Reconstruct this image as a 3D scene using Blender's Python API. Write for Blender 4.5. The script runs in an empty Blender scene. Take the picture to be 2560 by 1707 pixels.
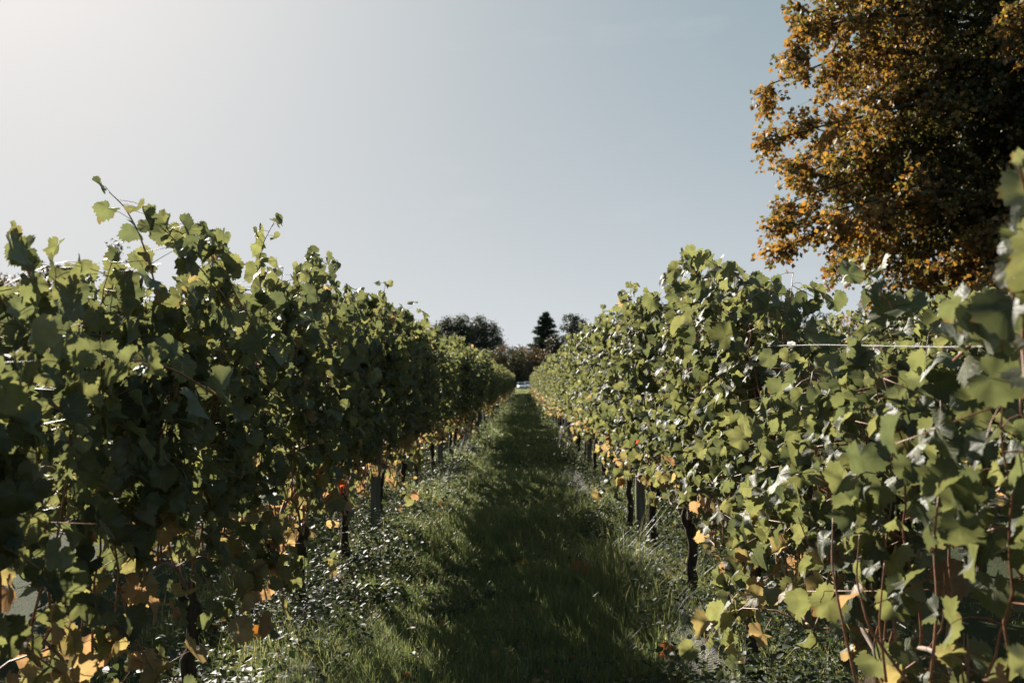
import bpy, math, random
import numpy as np
from mathutils import Vector

# ------------------------------------------------------------------ camera, sky, sun, exposure
scn = bpy.context.scene
COL = scn.collection
R = math.radians
SUN_AZ = R(33)          # to the left of the rows' direction (+Y)
SUN_EL = R(27)
CAM_H = 1.55
F = 2489.0

cam_d = bpy.data.cameras.new('camera')
cam = bpy.data.objects.new('camera', cam_d)
COL.objects.link(cam)
cam.location = (0, 0, CAM_H)
cam.rotation_euler = (R(90 + 2.31), 0, R(0.66))
cam_d.sensor_width = 36
cam_d.lens = 35
cam_d.clip_start = 0.05
cam_d.clip_end = 3000
cam_d.dof.use_dof = True
cam_d.dof.focus_distance = 5.0
cam_d.dof.aperture_fstop = 4.2
scn.camera = cam

world = bpy.data.worlds.new('World')
scn.world = world
world.use_nodes = True
nt = world.node_tree
for n in list(nt.nodes):
    nt.nodes.remove(n)
wo = nt.nodes.new('ShaderNodeOutputWorld')
wb = nt.nodes.new('ShaderNodeBackground')
SDIR = (-math.sin(SUN_AZ) * math.cos(SUN_EL), math.cos(SUN_AZ) * math.cos(SUN_EL), math.sin(SUN_EL))


def wmath(op, a, b=None):
    n = nt.nodes.new('ShaderNodeMath')
    n.operation = op
    for i, v in enumerate((a, b)):
        if v is None:
            continue
        if isinstance(v, (int, float)):
            n.inputs[i].default_value = v
        else:
            nt.links.new(v, n.inputs[i])
    return n.outputs[0]


def wmix(f, a, b):
    n = nt.nodes.new('ShaderNodeMix')
    n.data_type = 'RGBA'
    nt.links.new(f, n.inputs['Factor'])
    for k, v in (('A', a), ('B', b)):
        if isinstance(v, tuple):
            n.inputs[k].default_value = (*v, 1)
        else:
            nt.links.new(v, n.inputs[k])
    return n.outputs['Result']


# hazy autumn sky: blue overhead, pale at the horizon, a wide aureole round the sun's direction
wtc = nt.nodes.new('ShaderNodeTexCoord')
wnm = nt.nodes.new('ShaderNodeVectorMath'); wnm.operation = 'NORMALIZE'
nt.links.new(wtc.outputs['Generated'], wnm.inputs[0])
wsp = nt.nodes.new('ShaderNodeSeparateXYZ')
nt.links.new(wnm.outputs[0], wsp.inputs[0])
wel = wmath('MAXIMUM', wsp.outputs[2], 0.0)
whor = wmath('EXPONENT', wmath('MULTIPLY', wmath('POWER', wmath('MULTIPLY', wel, 3.5), 1.2), -1.0))
wdot = nt.nodes.new('ShaderNodeVectorMath'); wdot.operation = 'DOT_PRODUCT'
nt.links.new(wnm.outputs[0], wdot.inputs[0])
wdot.inputs[1].default_value = SDIR
wang = wmath('ARCCOSINE', wmath('MINIMUM', wdot.outputs['Value'], 1.0))
wglow = wmath('MINIMUM', wmath('MULTIPLY', wmath('EXPONENT', wmath('MULTIPLY', wmath('POWER', wmath('DIVIDE', wang, R(28)), 1.6), -1.0)), 1.2), 1.0)
sky_c = wmix(whor, (0.092, 0.218, 0.290), (0.640, 0.680, 0.710))
sky_c = wmix(wglow, sky_c, (0.830, 0.800, 0.780))
# a few very thin wisps of cloud
wmp = nt.nodes.new('ShaderNodeMapping')
wmp.inputs['Scale'].default_value = (1.0, 1.0, 4.0)
nt.links.new(wnm.outputs[0], wmp.inputs[0])
wnz = nt.nodes.new('ShaderNodeTexNoise')
wnz.inputs['Scale'].default_value = 5.0
wnz.inputs['Detail'].default_value = 7.0
wnz.inputs['Roughness'].default_value = 0.6
nt.links.new(wmp.outputs[0], wnz.inputs['Vector'])
wmr = nt.nodes.new('ShaderNodeMapRange')
wmr.inputs[1].default_value = 0.60
wmr.inputs[2].default_value = 0.85
wmr.inputs[3].default_value = 0.0
wmr.inputs[4].default_value = 0.16
nt.links.new(wnz.outputs['Fac'], wmr.inputs[0])
sky_c = wmix(wmr.outputs[0], sky_c, (0.80, 0.80, 0.80))
nt.links.new(sky_c, wb.inputs[0])
wb.inputs[1].default_value = 0.39
nt.links.new(wb.outputs[0], wo.inputs[0])

sun_d = bpy.data.lights.new('sun', 'SUN')
sun = bpy.data.objects.new('sun', sun_d)
COL.objects.link(sun)
sun_d.energy = 5.0
sun_d.angle = R(0.5)
sun_d.color = (1.0, 0.93, 0.82)
sdir = Vector((-math.sin(SUN_AZ) * math.cos(SUN_EL), math.cos(SUN_AZ) * math.cos(SUN_EL), math.sin(SUN_EL)))
sun.rotation_euler = sdir.to_track_quat('Z', 'Y').to_euler()

scn.view_settings.view_transform = 'Standard'
scn.view_settings.look = 'None'
scn.view_settings.exposure = 1.45
scn.view_settings.gamma = 1.0
scn.render.engine = 'CYCLES'
cy = scn.cycles
cy.max_bounces = 7
cy.diffuse_bounces = 3
cy.glossy_bounces = 2
cy.transmission_bounces = 5
cy.transparent_max_bounces = 10
cy.use_denoising = True
cy.sample_clamp_indirect = 6

rnd = random.Random(7)
NP = np.random.default_rng(11)


def at(px, py, Y):
    """world point seen at a pixel of the 2560 px photo, Y metres ahead"""
    return np.array([(px - 1309) / F * Y, Y, CAM_H - (py - 953) / F * Y])


# ------------------------------------------------------------------ materials
def new_mat(name):
    m = bpy.data.materials.new(name)
    m.use_nodes = True
    t = m.node_tree
    for n in list(t.nodes):
        t.nodes.remove(n)
    return m, t, t.nodes.new('ShaderNodeOutputMaterial')


def mathn(t, op, a=None, b=None, c=None):
    n = t.nodes.new('ShaderNodeMath')
    n.operation = op
    for i, v in enumerate((a, b, c)):
        if v is None:
            continue
        if isinstance(v, (int, float)):
            n.inputs[i].default_value = v
        else:
            t.links.new(v, n.inputs[i])
    return n.outputs[0]


def leaf_material(name, rough=0.42, spec=0.5, trans=0.45, tgain=(1.75, 1.55, 0.45), veins=False, back=0.35, nscale=30):
    m, t, out = new_mat(name)
    at_ = t.nodes.new('ShaderNodeAttribute')
    at_.attribute_name = 'leafcol'
    col = at_.outputs['Color']
    # blotchy pigment inside the blade
    tc = t.nodes.new('ShaderNodeTexCoord')
    nz = t.nodes.new('ShaderNodeTexNoise')
    nz.inputs['Scale'].default_value = nscale
    nz.inputs['Detail'].default_value = 3
    t.links.new(tc.outputs['Object'], nz.inputs['Vector'])
    mr = t.nodes.new('ShaderNodeMapRange')
    mr.inputs[1].default_value = 0.25
    mr.inputs[2].default_value = 0.75
    mr.inputs[3].default_value = 0.78
    mr.inputs[4].default_value = 1.22
    t.links.new(nz.outputs['Fac'], mr.inputs[0])
    mul = t.nodes.new('ShaderNodeVectorMath')
    mul.operation = 'SCALE'
    t.links.new(col, mul.inputs[0])
    t.links.new(mr.outputs[0], mul.inputs['Scale'])
    col = mul.outputs[0]
    p = t.nodes.new('ShaderNodeBsdfPrincipled')
    p.inputs['Roughness'].default_value = rough
    p.inputs['Specular IOR Level'].default_value = spec
    geo = t.nodes.new('ShaderNodeNewGeometry')
    pale = t.nodes.new('ShaderNodeMix')
    pale.data_type = 'RGBA'
    pale.inputs['B'].default_value = (0.27, 0.285, 0.235, 1)
    t.links.new(mathn(t, 'MULTIPLY', geo.outputs['Backfacing'], back), pale.inputs['Factor'])
    t.links.new(col, pale.inputs['A'])
    base = pale.outputs['Result']
    if veins:
        uv = t.nodes.new('ShaderNodeUVMap')
        sx = t.nodes.new('ShaderNodeSeparateXYZ')
        t.links.new(uv.outputs[0], sx.inputs[0])
        u = mathn(t, 'ABSOLUTE', sx.outputs[0])
        v = sx.outputs[1]
        dist = None
        for ang in (90, 38, -14):
            cx, sy = math.cos(R(ang)), math.sin(R(ang))
            cr = mathn(t, 'ABSOLUTE', mathn(t, 'SUBTRACT', mathn(t, 'MULTIPLY', u, sy), mathn(t, 'MULTIPLY', v, cx)))
            dt = mathn(t, 'ADD', mathn(t, 'MULTIPLY', u, cx), mathn(t, 'MULTIPLY', v, sy))
            # push away where behind the petiole
            cr = mathn(t, 'ADD', cr, mathn(t, 'MULTIPLY', mathn(t, 'LESS_THAN', dt, 0.0), 1.0))
            # side veins
            dist = cr if dist is None else mathn(t, 'MINIMUM', dist, cr)
        fine = mathn(t, 'MULTIPLY', mathn(t, 'ABSOLUTE', mathn(t, 'SINE', mathn(t, 'MULTIPLY', mathn(t, 'SUBTRACT', v, mathn(t, 'MULTIPLY', u, 0.8)), 16.0))), 0.09)
        dist2 = mathn(t, 'MINIMUM', dist, mathn(t, 'ADD', fine, 0.012))
        vm = t.nodes.new('ShaderNodeMapRange')
        vm.inputs[1].default_value = 0.008
        vm.inputs[2].default_value = 0.035
        vm.inputs[3].default_value = 0.38
        vm.inputs[4].default_value = 0.0
        t.links.new(dist2, vm.inputs[0])
        vmix = t.nodes.new('ShaderNodeMix')
        vmix.data_type = 'RGBA'
        vmix.inputs['B'].default_value = (0.17, 0.19, 0.08, 1)
        t.links.new(vm.outputs[0], vmix.inputs['Factor'])
        t.links.new(base, vmix.inputs['A'])
        base = vmix.outputs['Result']
        bp = t.nodes.new('ShaderNodeBump')
        bp.inputs['Strength'].default_value = 0.35
        bp.inputs['Distance'].default_value = 0.004
        n2 = t.nodes.new('ShaderNodeTexNoise')
        n2.inputs['Scale'].default_value = 90
        n2.inputs['Detail'].default_value = 2
        t.links.new(tc.outputs['Object'], n2.inputs['Vector'])
        hgt = mathn(t, 'ADD', mathn(t, 'MULTIPLY', n2.outputs['Fac'], 0.8), mathn(t, 'MULTIPLY', vm.outputs[0], -1.6))
        t.links.new(hgt, bp.inputs['Height'])
        t.links.new(bp.outputs[0], p.inputs['Normal'])
    tcol = col
    if veins:
        rad_ = mathn(t, 'SQRT', mathn(t, 'ADD', mathn(t, 'MULTIPLY', sx.outputs[0], sx.outputs[0]), mathn(t, 'MULTIPLY', sx.outputs[1], sx.outputs[1])))
        n3 = t.nodes.new('ShaderNodeTexNoise')
        n3.inputs['Scale'].default_value = 14
        n3.inputs['Detail'].default_value = 5
        t.links.new(tc.outputs['Object'], n3.inputs['Vector'])
        age = mathn(t, 'ADD', mathn(t, 'MULTIPLY', rad_, 0.55), n3.outputs['Fac'])
        am = t.nodes.new('ShaderNodeMapRange')
        am.inputs[1].default_value = 1.08
        am.inputs[2].default_value = 1.17
        am.inputs[4].default_value = 0.75
        t.links.new(age, am.inputs[0])
        def brown(c):
            b_ = t.nodes.new('ShaderNodeMix')
            b_.data_type = 'RGBA'
            b_.inputs['B'].default_value = (.085, .05, .022, 1)
            t.links.new(am.outputs[0], b_.inputs['Factor'])
            t.links.new(c, b_.inputs['A'])
            return b_.outputs['Result']
        base = brown(base)
        tcol = brown(tcol)
    t.links.new(base, p.inputs['Base Color'])
    tr = t.nodes.new('ShaderNodeBsdfTranslucent')
    vmul = t.nodes.new('ShaderNodeVectorMath')
    vmul.operation = 'MULTIPLY'
    vmul.inputs[1].default_value = tgain
    t.links.new(tcol, vmul.inputs[0])
    t.links.new(vmul.outputs[0], tr.inputs[0])
    mx = t.nodes.new('ShaderNodeMixShader')
    mx.inputs[0].default_value = trans
    t.links.new(p.outputs[0], mx.inputs[1])
    t.links.new(tr.outputs[0], mx.inputs[2])
    t.links.new(mx.outputs[0], out.inputs[0])
    return m


def solid_material(name, c1, c2, scale=8, rough=0.8, spec=0.3, stretch=(1, 1, 1), bump=0.0, metal=0.0, detail=4):
    m, t, out = new_mat(name)
    p = t.nodes.new('ShaderNodeBsdfPrincipled')
    p.inputs['Roughness'].default_value = rough
    p.inputs['Specular IOR Level'].default_value = spec
    p.inputs['Metallic'].default_value = metal
    tc = t.nodes.new('ShaderNodeTexCoord')
    mp = t.nodes.new('ShaderNodeMapping')
    mp.inputs['Scale'].default_value = stretch
    nz = t.nodes.new('ShaderNodeTexNoise')
    nz.inputs['Scale'].default_value = scale
    nz.inputs['Detail'].default_value = detail
    nz.inputs['Roughness'].default_value = 0.65
    t.links.new(tc.outputs['Object'], mp.inputs[0])
    t.links.new(mp.outputs[0], nz.inputs['Vector'])
    cr = t.nodes.new('ShaderNodeValToRGB')
    cr.color_ramp.elements[0].position = 0.33
    cr.color_ramp.elements[1].position = 0.68
    cr.color_ramp.elements[0].color = (*c1, 1)
    cr.color_ramp.elements[1].color = (*c2, 1)
    t.links.new(nz.outputs['Fac'], cr.inputs[0])
    t.links.new(cr.outputs[0], p.inputs['Base Color'])
    if bump:
        b = t.nodes.new('ShaderNodeBump')
        b.inputs['Strength'].default_value = 1.0
        b.inputs['Distance'].default_value = bump
        t.links.new(nz.outputs['Fac'], b.inputs['Height'])
        t.links.new(b.outputs[0], p.inputs['Normal'])
    t.links.new(p.outputs[0], out.inputs[0])
    return m


M_VINE = leaf_material('vine_leaf', rough=0.55, spec=0.5, trans=0.45, tgain=(2.7, 2.55, 1.9), veins=True, back=0.5)
M_BEECH = leaf_material('autumn_leaf', rough=0.55, spec=0.3, trans=0.42, tgain=(1.6, 1.35, 0.6), back=0.2, nscale=4)
M_FAR = leaf_material('far_leaf', rough=0.5, spec=0.35, trans=0.25, tgain=(1.4, 1.3, 0.6), back=0.2, nscale=0.6)
M_GRASS = leaf_material('grass_blade', rough=0.42, spec=0.4, trans=0.45, tgain=(2.2, 2.15, 1.5), back=0.0, nscale=5)
M_WEED = leaf_material('weed_leaf', rough=0.55, spec=0.2, trans=0.3, tgain=(1.8, 1.8, 1.0), back=0.15, nscale=12)
M_LITTER = leaf_material('dry_leaf', rough=0.55, spec=0.2, trans=0.3, tgain=(1.4, 1.1, 0.7), back=0.2, nscale=60)
M_BARK = solid_material('vine_bark', (0.018, 0.013, 0.010), (0.085, 0.062, 0.047), 26, 0.9, 0.2, (1, 1, 0.13), 0.012)
M_CANE = solid_material('cane_bark', (0.16, 0.062, 0.034), (0.34, 0.165, 0.09), 30, 0.5, 0.4, (1, 1, 1), 0.0)
M_CANE_OLD = solid_material('old_cane_bark', (0.15, 0.10, 0.075), (0.34, 0.27, 0.22), 45, 0.75, 0.3, (1, 0.3, 1), 0.002)
M_TRUNK = solid_material('tree_bark', (0.020, 0.017, 0.014), (0.07, 0.06, 0.05), 5, 0.9, 0.2, (1, 1, 0.3), 0.03)
M_POST = solid_material('weathered_wood', (0.07, 0.062, 0.052), (0.20, 0.185, 0.16), 22, 0.85, 0.2, (3, 3, 0.12), 0.004)
M_WIRE = solid_material('galvanised_wire', (0.14, 0.135, 0.13), (0.26, 0.25, 0.245), 60, 0.6, 0.3, metal=0.3)
M_SOIL = None

ALB = 0.80      # overall leaf and blade reflectance
# ------------------------------------------------------------------ mesh helpers
def build(name, v, f, mat, parent=None, col=None, uv=None, smooth=True):
    """v (n,3), f (m,3) triangle indices or list of faces, col (n,3) per vertex"""
    me = bpy.data.meshes.new(name)
    v = np.asarray(v, dtype=np.float32)
    if isinstance(f, np.ndarray):
        k = f.shape[1]
        me.vertices.add(len(v))
        me.vertices.foreach_set('co', v.ravel())
        me.loops.add(f.size)
        me.loops.foreach_set('vertex_index', f.astype(np.int32).ravel())
        me.polygons.add(len(f))
        me.polygons.foreach_set('loop_start', np.arange(0, f.size, k, dtype=np.int32))
        me.polygons.foreach_set('loop_total', np.full(len(f), k, dtype=np.int32))
        me.polygons.foreach_set('use_smooth', np.full(len(f), smooth, dtype=bool))
        me.update(calc_edges=True)
    else:
        me.from_pydata([tuple(map(float, a)) for a in v], [], f)
        me.polygons.foreach_set('use_smooth', np.full(len(me.polygons), smooth, dtype=bool))
        me.update()
    if col is not None:
        a = me.attributes.new('leafcol', 'FLOAT_COLOR', 'POINT')
        c4 = np.ones((len(v), 4), dtype=np.float32)
        c4[:, :3] = np.asarray(col) * ALB
        a.data.foreach_set('color', c4.ravel())
    if uv is not None:
        ul = me.uv_layers.new(name='UVMap')
        li = np.empty(len(me.loops), dtype=np.int32)
        me.loops.foreach_get('vertex_index', li)
        ul.data.foreach_set('uv', np.asarray(uv, dtype=np.float32)[li].ravel())
    me.materials.append(mat)
    o = bpy.data.objects.new(name, me)
    COL.objects.link(o)
    if parent is not None:
        o.parent = parent
    return o


def empty(name, loc=(0, 0, 0), rz=0.0):
    o = bpy.data.objects.new(name, None)
    o.empty_display_size = 0.2
    COL.objects.link(o)
    o.location = loc
    o.rotation_euler = (0, 0, rz)
    return o


def tag(o, label=None, cat=None, group=None, kind=None):
    if label: o['label'] = label
    if cat: o['category'] = cat
    if group: o['group'] = group
    if kind: o['kind'] = kind
    return o


def copy_tree(o, parent=None):
    c = o.copy()
    COL.objects.link(c)
    if parent is not None:
        c.parent = parent
    for ch in list(o.children):
        copy_tree(ch, c)
    return c


class Tubes:
    def __init__(self):
        self.v, self.f, self.n = [], [], 0

    def add(self, pts, radii, sides=6, jitter=0.0):
        pts = np.asarray(pts, dtype=float)
        n = len(pts)
        radii = np.broadcast_to(np.asarray(radii, dtype=float), (n,))
        d = np.gradient(pts, axis=0)
        d /= np.linalg.norm(d, axis=1)[:, None] + 1e-9
        ref = np.array([0.31, 0.22, 0.93]) if abs(d[0][2]) < 0.8 else np.array([0.9, 0.3, 0.1])
        a = np.cross(d, ref); a /= np.linalg.norm(a, axis=1)[:, None] + 1e-9
        b = np.cross(d, a)
        th = np.linspace(0, 2 * np.pi, sides, endpoint=False)
        r = radii[:, None] * (1 + jitter * NP.normal(size=(n, sides)))
        ring = pts[:, None, :] + r[..., None] * (np.cos(th)[None, :, None] * a[:, None, :] + np.sin(th)[None, :, None] * b[:, None, :])
        self.v.append(ring.reshape(-1, 3))
        i = np.arange(n - 1)[:, None] * sides
        j = np.arange(sides)[None, :]
        j2 = (j + 1) % sides
        q = np.stack([i + j, i + j2, i + sides + j2, i + sides + j], -1).reshape(-1, 4) + self.n
        self.f.append(q)
        # end caps as degenerate-free quads fans are skipped for thin tips; close the ends with a point
        k = self.n
        self.v.append(np.array([pts[0] - d[0] * radii[0] * 0.3, pts[-1] + d[-1] * radii[-1] * 0.5]))
        c0, c1 = k + n * sides, k + n * sides + 1
        tri = []
        for s in range(sides):
            s2 = (s + 1) % sides
            tri.append([c0, k + s2, k + s, k + s])
            tri.append([c1, k + (n - 1) * sides + s, k + (n - 1) * sides + s2, k + (n - 1) * sides + s2])
        self.tri = getattr(self, 'tri', [])
        self.tri += [t[:3] for t in tri]
        self.n += n * sides + 2

    def build(self, name, mat, parent=None):
        v = np.concatenate(self.v)
        q = np.concatenate(self.f)
        t = np.concatenate([np.stack([q[:, 0], q[:, 1], q[:, 2]], -1), np.stack([q[:, 0], q[:, 2], q[:, 3]], -1), np.array(self.tri, dtype=int).reshape(-1, 3)])
        return build(name, v, t, mat, parent)


class Leaves:
    """collects copies of small triangle templates as arrays"""
    def __init__(self):
        self.items = []

    def add(self, tmpl, pos, ax, ay, az, scale, col):
        # pos (n,3); ax, ay, az (n,3) local axes; scale (n,); col (n,3)
        self.items.append((tmpl, pos, ax, ay, az, scale, col))

    def arrays(self):
        V, Fc, C, U = [], [], [], []
        base = 0
        for (tv, tf, tuv), pos, ax, ay, az, sc, col in self.items:
            n, k = len(pos), len(tv)
            w = (tv[None, :, 0:1] * ax[:, None, :] + tv[None, :, 1:2] * ay[:, None, :] + tv[None, :, 2:3] * az[:, None, :]) * sc[:, None, None] + pos[:, None, :]
            V.append(w.reshape(-1, 3))
            Fc.append((tf[None] + (np.arange(n) * k)[:, None, None] + base).reshape(-1, 3))
            C.append(np.repeat(col, k, axis=0))
            U.append(np.tile(tuv, (n, 1)))
            base += n * k
        return np.concatenate(V), np.concatenate(Fc), np.concatenate(C), np.concatenate(U)

    def build(self, name, mat, parent=None, smooth=True, uv=True):
        v, f, c, u = self.arrays()
        return build(name, v, f, mat, parent, c, u if uv else None, smooth)


def norm(a):
    return a / (np.linalg.norm(a, axis=-1, keepdims=True) + 1e-9)


def frames(tip, nrm):
    """tip direction -> local y, normal -> local z"""
    y = norm(tip)
    z = norm(nrm - (nrm * y).sum(-1, keepdims=True) * y)
    x = np.cross(y, z)
    return x, y, z


# ------------------------------------------------------------------ leaf templates
def grape_template(seed, hi=True):
    r_ = np.random.default_rng(seed)
    pts = []
    ctrl = [(-80, .34), (-64, .66), (-48, .78), (-32, .76), (-16, .90), (-4, .88), (8, .84), (20, .90), (36, .99), (48, .92), (60, .86), (70, .90), (82, .98), (90, 1.08)]
    if not hi:
        ctrl = [(-75, .45), (-50, .80), (-18, .90), (8, .84), (36, .97), (60, .87), (90, 1.08)]
    if hi == 2:
        ca_ = [c[0] for c in ctrl]; cr_ = [c[1] for c in ctrl]
        ctrl = [(a, float(np.interp(a, ca_, cr_))) for a in np.linspace(-80, 90, 23)]
    right = [(a, r) for a, r in ctrl]
    left = [(180 - a, r) for a, r in ctrl[:-1]][::-1]
    allp = right + left
    out = []
    for i, (a, r) in enumerate(allp):
        tooth = (0.055 if i % 2 else -0.05) if hi else 0
        a2 = R(a + r_.normal() * 1.5)
        rr = (r + tooth) * (1 + r_.normal() * (0.05 if hi < 2 else .03))
        out.append((rr * math.cos(a2), rr * math.sin(a2)))
    out = np.array(out)
    n = len(out)
    rings = [out * 0.5, out] if hi else [out]
    P = np.concatenate([np.zeros((1, 2))] + rings)
    fold = r_.uniform(0.0, 0.75)
    droop = r_.uniform(0.05, 0.8)
    cup = r_.uniform(-0.25, 0.3)
    ph, ph2 = r_.uniform(0, 6.28, 2)
    x, y = P[:, 0], P[:, 1]
    rr = np.hypot(x, y)
    th = np.arctan2(y, x)
    z = fold * np.abs(x) - droop * np.maximum(y, 0) ** 2 - cup * rr ** 2 + 0.16 * rr ** 2 * np.sin(3 * th + ph) + 0.13 * rr ** 2 * np.sin(5 * th + ph2)
    V = np.stack([x, y, z], -1) * 0.5       # width about 1
    f = []
    for i in range(n - 1):
        f.append((0, 1 + i, 2 + i))
    if hi:
        for i in range(n - 1):
            a, b, c, d = 1 + i, 2 + i, 1 + n + i + 1, 1 + n + i
            f += [(a, d, c), (a, c, b)]
    return V, np.array(f), P.copy()


GTOP = [grape_template(s, 2) for s in range(14)]
GHI = [grape_template(s, 1) for s in range(14)]
GLO = [grape_template(s + 40, False) for s in range(8)]


def simple_template(w=0.5, bend=0.15, fold=0.15):
    """ovate leaf, 6 outline points plus midrib"""
    o = [(0, 0, 0), (w * .42, .28, fold * .42), (w * .5, .5, fold * .5), (w * .3, .8, fold * .3), (0, 1, 0), (-w * .3, .8, fold * .3), (-w * .5, .5, fold * .5), (-w * .42, .28, fold * .42), (0, .5, 0)]
    V = np.array(o, dtype=float)
    V[:, 2] -= bend * V[:, 1] ** 2
    f = [(8, i, (i + 1) % 8) for i in range(8)]
    return V, np.array(f), V[:, :2].copy()


OVATE = [simple_template(.62, .2, .2), simple_template(.55, .45, .1), simple_template(.66, -.1, .25)]
# rhombic 4 vertex leaf for crowds of leaves
def rhomb(w, b):
    V = np.array([(0, 0, 0), (w / 2, .5, b), (0, 1, -b), (-w / 2, .5, b)], dtype=float)
    return V, np.array([(0, 1, 2), (0, 2, 3)]), V[:, :2].copy()
RH = [rhomb(.85, .12), rhomb(.75, -.15), rhomb(.95, .05)]


# ------------------------------------------------------------------ vines
GREENS = np.array([[.066, .077, .036], [.082, .092, .042], [.054, .065, .033], [.098, .107, .046], [.112, .118, .052]])
YELLOWS = np.array([[.23, .185, .085], [.27, .195, .105], [.17, .155, .070], [.27, .165, .095]])
REDS = np.array([[.42, .085, .03], [.36, .13, .035], [.30, .06, .03]])


def vine_colors(z, rg, yellow=1.0):
    n = len(z)
    c = GREENS[rg.integers(0, len(GREENS), n)]
    c = c * rg.uniform(.8, 1.25, (n, 1))
    py = np.clip((1.10 - z) / .50, 0.012, .52) * yellow
    py = np.where(z > 1.35, .008, py)
    isy = rg.random(n) < py
    yl = YELLOWS[rg.integers(0, 4, n)] * rg.uniform(.7, 1.1, (n, 1))
    c = np.where(isy[:, None], yl, c)
    isr = rg.random(n) < .0004 + .006 * (z < 1.1)
    c = np.where(isr[:, None], REDS[rg.integers(0, 3, n)], c)
    return c


def leaf_poses(P, side, rg, out_bias=0.75):
    """P node points, side (+-1) the row side each leaf leans to"""
    n = len(P)
    outw = np.stack([side, rg.normal(size=n) * .55, np.zeros(n)], -1)
    up = np.array([0, 0, 1.0])
    nrm = outw * out_bias + up * rg.uniform(.15, 1.0, (n, 1)) + rg.normal(size=(n, 3)) * .5
    tip = outw * rg.uniform(.1, .7, (n, 1)) - up * rg.uniform(.15, 1.1, (n, 1)) + rg.normal(size=(n, 3)) * .45
    return frames(tip, nrm)


def shoot_path(p0, p1, rg, n=14, wob=.035):
    t = np.linspace(0, 1, n)[:, None]
    p = p0 * (1 - t) + p1 * t
    w = np.cumsum(rg.normal(size=(n, 3)) * [1, 1, .3], axis=0)
    w -= w[0]
    w *= wob / max(1.0, math.sqrt(n))
    return p + w * np.minimum(1, t * 3)


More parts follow.
